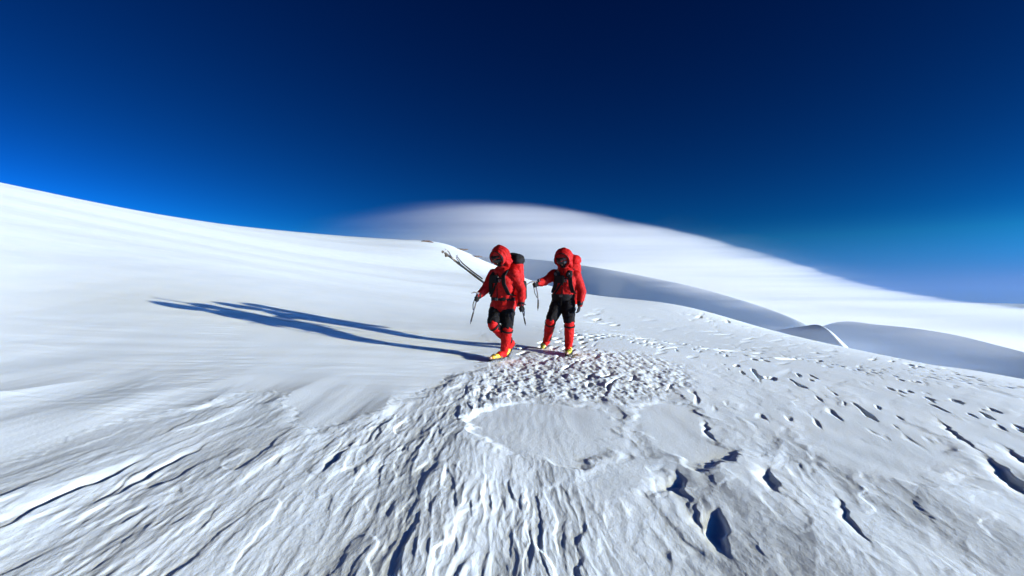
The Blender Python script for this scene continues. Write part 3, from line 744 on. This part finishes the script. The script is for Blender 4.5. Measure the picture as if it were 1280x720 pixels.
def backpack(loc, c, hd, rt, chest, neck, pel, h, w, d, lean, label, lidm, bodym, seed):
    """c: middle of the pack's back panel"""
    P = root('backpack', loc, label, 'backpack', 'rucksacks worn by the climbers')
    up = (V((0, 0, 1))-hd*lean).normalized(); bk = -hd
    B = Blob(); b0 = c+bk*(d*.5)
    B.path([b0-up*h*.45, b0-up*h*.1, b0+up*h*.36], [(w*.46, d*.46), (w*.52, d*.52), (w*.50, d*.50)], side=rt)
    B.build('pack_body', bodym, P, voxel=.011, smooth=4, folds=.008, fs=10, seed=seed)
    B = Blob(); B.path([b0+up*h*.50-rt*w*.28, b0+up*h*.52, b0+up*h*.50+rt*w*.28], [(.105, d*.5), (.115, d*.56), (.105, d*.5)], side=up)
    ld = B.build('lid', lidm, P, voxel=.010, smooth=4, folds=.006, seed=seed+2)
    for sx in (-1, 1):
        Hd = Hard(); Hd.strap([b0+rt*sx*w*.25+bk*d*.56+up*h*.44, b0+rt*sx*w*.25+bk*d*.57, b0+rt*sx*w*.25+bk*d*.48-up*h*.42], .026, .006, rt); Hd.build('compression_strap', MT['web'], P)
        B = Blob(); B.path([b0+rt*sx*w*.50-up*h*.38, b0+rt*sx*w*.52-up*h*.05], [(.05, .075), (.045, .07)], side=rt); B.build('side_pocket', MT['web'], P, voxel=.011)
        # shoulder straps run over the shoulder and down the chest
        s1 = neck-V((0, 0, .13))+rt*sx*.115
        Hd = Hard(); Hd.strap([c+up*h*.28+rt*sx*.10, s1+V((0, 0, .085))-hd*.04, s1+V((0, 0, .085))+hd*.055, chest+hd*.172+rt*sx*.125+V((0, 0, .07)), chest+hd*.176+rt*sx*.135-V((0, 0, .06)), pel.lerp(chest, .45)+hd*.10+rt*sx*.185, pel.lerp(chest, .4)-hd*.08+rt*sx*.18], .072, .018, rt)
        Hd.build('shoulder_strap', MT['web'], P)
    Hd = Hard(); Hd.strap([chest+hd*.188+rt*t+V((0, 0, .03)) for t in (-.13, -.05, .05, .13)], .024, .008, V((0, 0, 1))); Hd.build('sternum_strap', MT['web'], P)
    Hd = Hard(); k = pel+V((0, 0, .11)); Hd.strap([k+rt*math.cos(t)*.21+hd*math.sin(t)*.178 for t in [R(a) for a in range(-40, 221, 13)]], .062, .014, V((0, 0, 1))); hb = Hd.build('hip_belt', MT['web'], P)
    Hd = Hard(); Hd.box(k+hd*.187, (.06, .016, .045), Matrix((rt, hd, V((0, 0, 1)))).transposed()); Hd.build('buckle', MT['grey'], hb, bevel=.004)
    return P, up, bk, b0

def ice_axe(top, tip, pick_dir, label, curve=0.0):
    """top: adze/pick head, tip: spike"""
    top, tip, pk = V(top), V(tip), V(pick_dir).normalized(); ax = (tip-top).normalized(); pk = (pk-ax*pk.dot(ax)).normalized(); ln = (tip-top).length
    A = root('ice_axe', tip, label, 'ice axe', 'ice axes carried by the climbers')
    def sp(t): return top.lerp(tip, t)-pk*curve*math.sin(t*math.pi)*ln
    Hd = Hard(); Hd.tube([sp(i/12) for i in range(12)], .0125, 12, .7, pk); s = Hd.build('shaft', MT['grey'], A)
    Hd = Hard(); Hd.tube([sp(.62+i*.04) for i in range(8)], .0155, 12, .75, pk); Hd.build('grip', MT['sole'], s)
    Hd = Hard(); Hd.plate([(-.07, -.008), (-.095, .022), (-.062, .016), (-.02, .014), (.02, .014), (.10, .002), (.165, -.040), (.158, -.046), (.09, -.022), (.02, -.014), (0, -.03), (-.02, -.014)], top, pk, -ax, .008)
    Hd.plate([(-.028, -.006), (.028, -.006), (.034, .006), (-.034, .006)], top-pk*.085-ax*.012, pk.cross(ax), pk, .05); Hd.build('axe_head', MT['axe'], A)
    Hd = Hard(); Hd.tube([sp(11/12.), tip], [.011, .002], 8, .6); Hd.build('spike', MT['axe'], A)
    Hd = Hard(); Hd.strap([sp(.05)+pk*.012, sp(.2)+pk*.05, sp(.38)+pk*.055, sp(.55)+pk*.02], .018, .004, pk.cross(ax)); Hd.build('leash', MT['web'], A)
    return A

G = lambda x, y: height_at(x, y)
# ---- left climber: planted left foot, right knee driven forward
D = 8.8
def a_(x, y, z): return V((x, D+y, z))
ga = G(-.25, 8.62)
gripR = a_(-.60, -.17, -.19); axeR = (gripR+V((.035, .01, .10)), gripR+V((-.10, -.06, -.42)))
gripL = a_(.155, -.27, -.36); axeL = (gripL+V((-.005, .0, .09)), gripL+V((.075, -.05, -.27)))
JA = dict(heading=(-.57, -.82, 0), look=(-.60, -.66, -.62), pelvis=a_(-.155, 0, -.30), chest=a_(-.15, -.06, .13), neck=a_(-.155, -.10, .34), head=a_(-.19, -.165, .50),
    rsh=a_(-.325, .06, .235), rel=a_(-.455, .0, -.02), rwr=a_(-.575, -.13, -.145), lsh=a_(.03, -.17, .25), lel=a_(.165, -.12, -.03), lwr=a_(.155, -.24, -.29),
    rhip=a_(-.245, .05, -.34), rkn=a_(-.325, -.28, -.60), ran=a_(-.035, -.02, -.93), rtoe=a_(-.10, -.10, -1.165), rfoot=(-.42, -.55, -.72),
    lhip=a_(-.085, -.05, -.34), lkn=a_(-.075, -.24, -.67), lan=a_(-.135, -.10, -1.085), ltoe=V((-.355, D-.32, -1.19)), lfoot=(-.70, -.71, -.02),
    rgrip=(gripR, axeR[1]-axeR[0], V((.25, -.1, .6)).cross(V((0, 0, 1)))*0+V((.3, .5, .3))), lgrip=(gripL, axeL[1]-axeL[0], V((.5, .35, .3))))
dz = ga+.030-JA['ltoe'].z
for k, v in JA.items():
    if isinstance(v, Vector): JA[k] = v+V((0, 0, dz)) if abs(dz) < .2 else v
def lift(t, z): return tuple((q+V((0, 0, z))) if (i == 0) else q for i, q in enumerate(t))
JA['rgrip'] = lift(JA['rgrip'], dz); JA['lgrip'] = lift(JA['lgrip'], dz)
climber(JA, 'climber in red jacket, black trousers and yellow boots, striding with one knee raised', (-.2, D, ga), MT['boot'], 1)
Z = V((0, 0, dz))
ice_axe(axeR[0]+Z, axeR[1]+Z, (-.6, -.6, 0), "ice axe held out low in the left climber's forward hand")
ice_axe(axeL[0]+Z, axeL[1]+Z, (.4, -.8, 0), "short ice axe hanging from the hand below the left climber's bright sleeve")
hdA = V((-.57, -.82, 0)).normalized(); rtA = V((-.82, .57, 0)).normalized()
bpA, upA, bkA, b0A = backpack((-.02, D+.2, ga+.8), JA['chest'].lerp(JA['pelvis'], .02)-hdA*.175, hdA, rtA, JA['chest'], JA['neck'], JA['pelvis'], .74, .40, .28, -.06,
    'red backpack with a black lid on the back of the left climber', MT['web'], MT['packred'], 20)
# ---- long pole with a ragged end tucked behind the pack
def pole():
    y = D+.42
    def q(X, Y, dd=0): return V(((X-640)/640*(y+dd), y+dd, (360-Y)/640*(y+dd)))
    low = q(640, 379); top = q(556, 316)
    A = root('marker_pole', low, 'long dark pole with a frosted ragged end sticking out behind the left climber', 'pole')
    Hd = Hard(); pts = [low.lerp(top, i/9)+V((0, .02, -.012))*math.sin(i/9*math.pi) for i in range(10)]
    Hd.tube(pts, [.019+.003*math.sin(i*3.) for i in range(10)], 10); Hd.build('shaft', MT['wood'], A)
    Hd = Hard(); Hd.tube([q(603, 350)+V((0, .03, .02)), q(590, 339), q(578, 329), q(570, 319)], [.012, .013, .011, .006], 8); Hd.build('branch', MT['wood'], A)
    Hd = Hard(); Hd.tube([q(575, 329), q(571, 323), q(572, 318)], [.010, .008, .003], 7); Hd.tube([q(565, 323), q(561, 315), q(556, 311)], [.013, .009, .003], 7); Hd.tube([q(559, 317), q(553, 315)], [.009, .003], 7); Hd.build('stub', MT['wood'], A)
    rr = random.Random(4)
    for X, Y, s in ((554, 315, .024), (558, 319, .028), (563, 320, .030), (566, 323, .024), (571, 322, .017), (557, 313, .018), (568, 326, .018)):
        B = Blob()
        for i in range(5): B.ball(q(X, Y)+V((rr.uniform(-1, 1), rr.uniform(-1, 1), rr.uniform(-1, 1)))*s*.6, s*rr.uniform(.4, .75))
        B.build('frost_lump', MT['frost'] if rr.random() > .45 else MT['wood'], A, voxel=.008, smooth=1, folds=.006, fs=40, seed=X)
pole()
# ---- right climber: front view, right arm out to the side with a tool, rear foot lifting
D = 9.4
gb = G(.97, 9.1); gr = G(.62, 9.75)
grip = a_(.405, -.27, .10); axB = (grip+V((.0, .0, .07)), grip+V((.055, -.02, -.46)))
JB = dict(heading=(-.34, -.94, 0), look=(-.38, -.80, -.60), pelvis=a_(.94, 0, -.20), chest=a_(.975, -.05, .19), neck=a_(.965, -.08, .40), head=a_(.935, -.14, .555),
    rsh=a_(.775, .01, .30), rel=a_(.585, -.10, .17), rwr=a_(.435, -.22, .13), lsh=a_(1.155, -.10, .29), lel=a_(1.275, -.08, .0), lwr=a_(1.215, -.20, -.26),
    rhip=a_(.86, .03, -.24), rkn=a_(.695, -.20, -.53), ran=a_(.655, .25, -.93), rtoe=a_(.565, .17, -1.11), rfoot=(-.40, -.66, -.62),
    lhip=a_(1.02, -.05, -.24), lkn=a_(1.03, -.23, -.58), lan=a_(1.03, -.10, -1.035), ltoe=a_(.975, -.36, -1.13), lfoot=(-.30, -.95, -.03),
    rgrip=(grip, axB[1]-axB[0], V((.6, .3, .3))), lgrip=None, lopen=(V((-.15, -.25, -1)), V((-.7, -.5, 0)), V((-.3, -.9, .1))))
dz = gb+.030-JB['ltoe'].z
for k, v in JB.items():
    if isinstance(v, Vector): JB[k] = v+V((0, 0, dz)) if abs(dz) < .2 else v
JB['rgrip'] = lift(JB['rgrip'], dz)
rt_ = JB['rtoe']; rt_.z = min(rt_.z, gr+.06) if rt_.z < gr+.2 else rt_.z
climber(JB, 'climber in red jacket and lime boots, one arm held straight out to the side', (.95, D, gb), MT['lime'], 2)
ice_axe(axB[0]+V((0, 0, dz)), axB[1]+V((0, 0, dz)), (-.8, -.4, 0), "slim curved ice axe hanging from the right climber's outstretched hand", curve=.06)
hdB = V((-.34, -.94, 0)).normalized(); rtB = V((-.94, .34, 0)).normalized()
backpack((1.05, D+.2, gb+.9), JB['chest'].lerp(JB['pelvis'], .0)-hdB*.175, hdB, rtB, JB['chest'], JB['neck'], JB['pelvis'], .76, .44, .28, -.06,
    'red backpack with a red lid on the back of the right climber', MT['packred'], MT['packred'], 30)
print('DZ', ga, gb, gr)

# ---- stones poking through the crest of the slope
def rock(X, Y, d, size, label, seed):
    u = (X-640)/640; x, y = u*d, d; z = G(x, y)
    A = bpy.data.meshes.new('rock'); bm = bmesh.new(); bmesh.ops.create_icosphere(bm, subdivisions=4, radius=1)
    for v in bm.verts:
        p = v.co.copy(); n = mn.noise(p*1.3+V((seed, 0, 0)))*.45+mn.noise(p*3+V((seed, 5, 0)))*.22+abs(mn.noise(p*7+V((0, seed, 0))))*.14
        q = p*(1+n); q.x *= size[0]; q.y *= size[1]; q.z = q.z*size[2]; v.co = q
    bm.to_mesh(A); bm.free(); A.materials.append(MT['rock'])
    o = bpy.data.objects.new('rock', A); COL.objects.link(o); o.location = (x, y, z); o['label'] = label; o['category'] = 'rock'; o['group'] = 'bare rocks on the crest of the slope'
rock(533, 309, 76, (.9, .7, .22), 'small brown rock on the snow crest left of the frosted pole tip', 3)
rock(574, 311, 69, (1.0, .7, .12), 'low grey-brown rock on the snow crest just right of the pole tip', 8)
rock(593, 312, 62, (.9, .7, .12), 'low rock at the end of the snow crest left of the left climber', 12)
for o in bpy.data.objects:
    if '_o' in o: del o['_o']
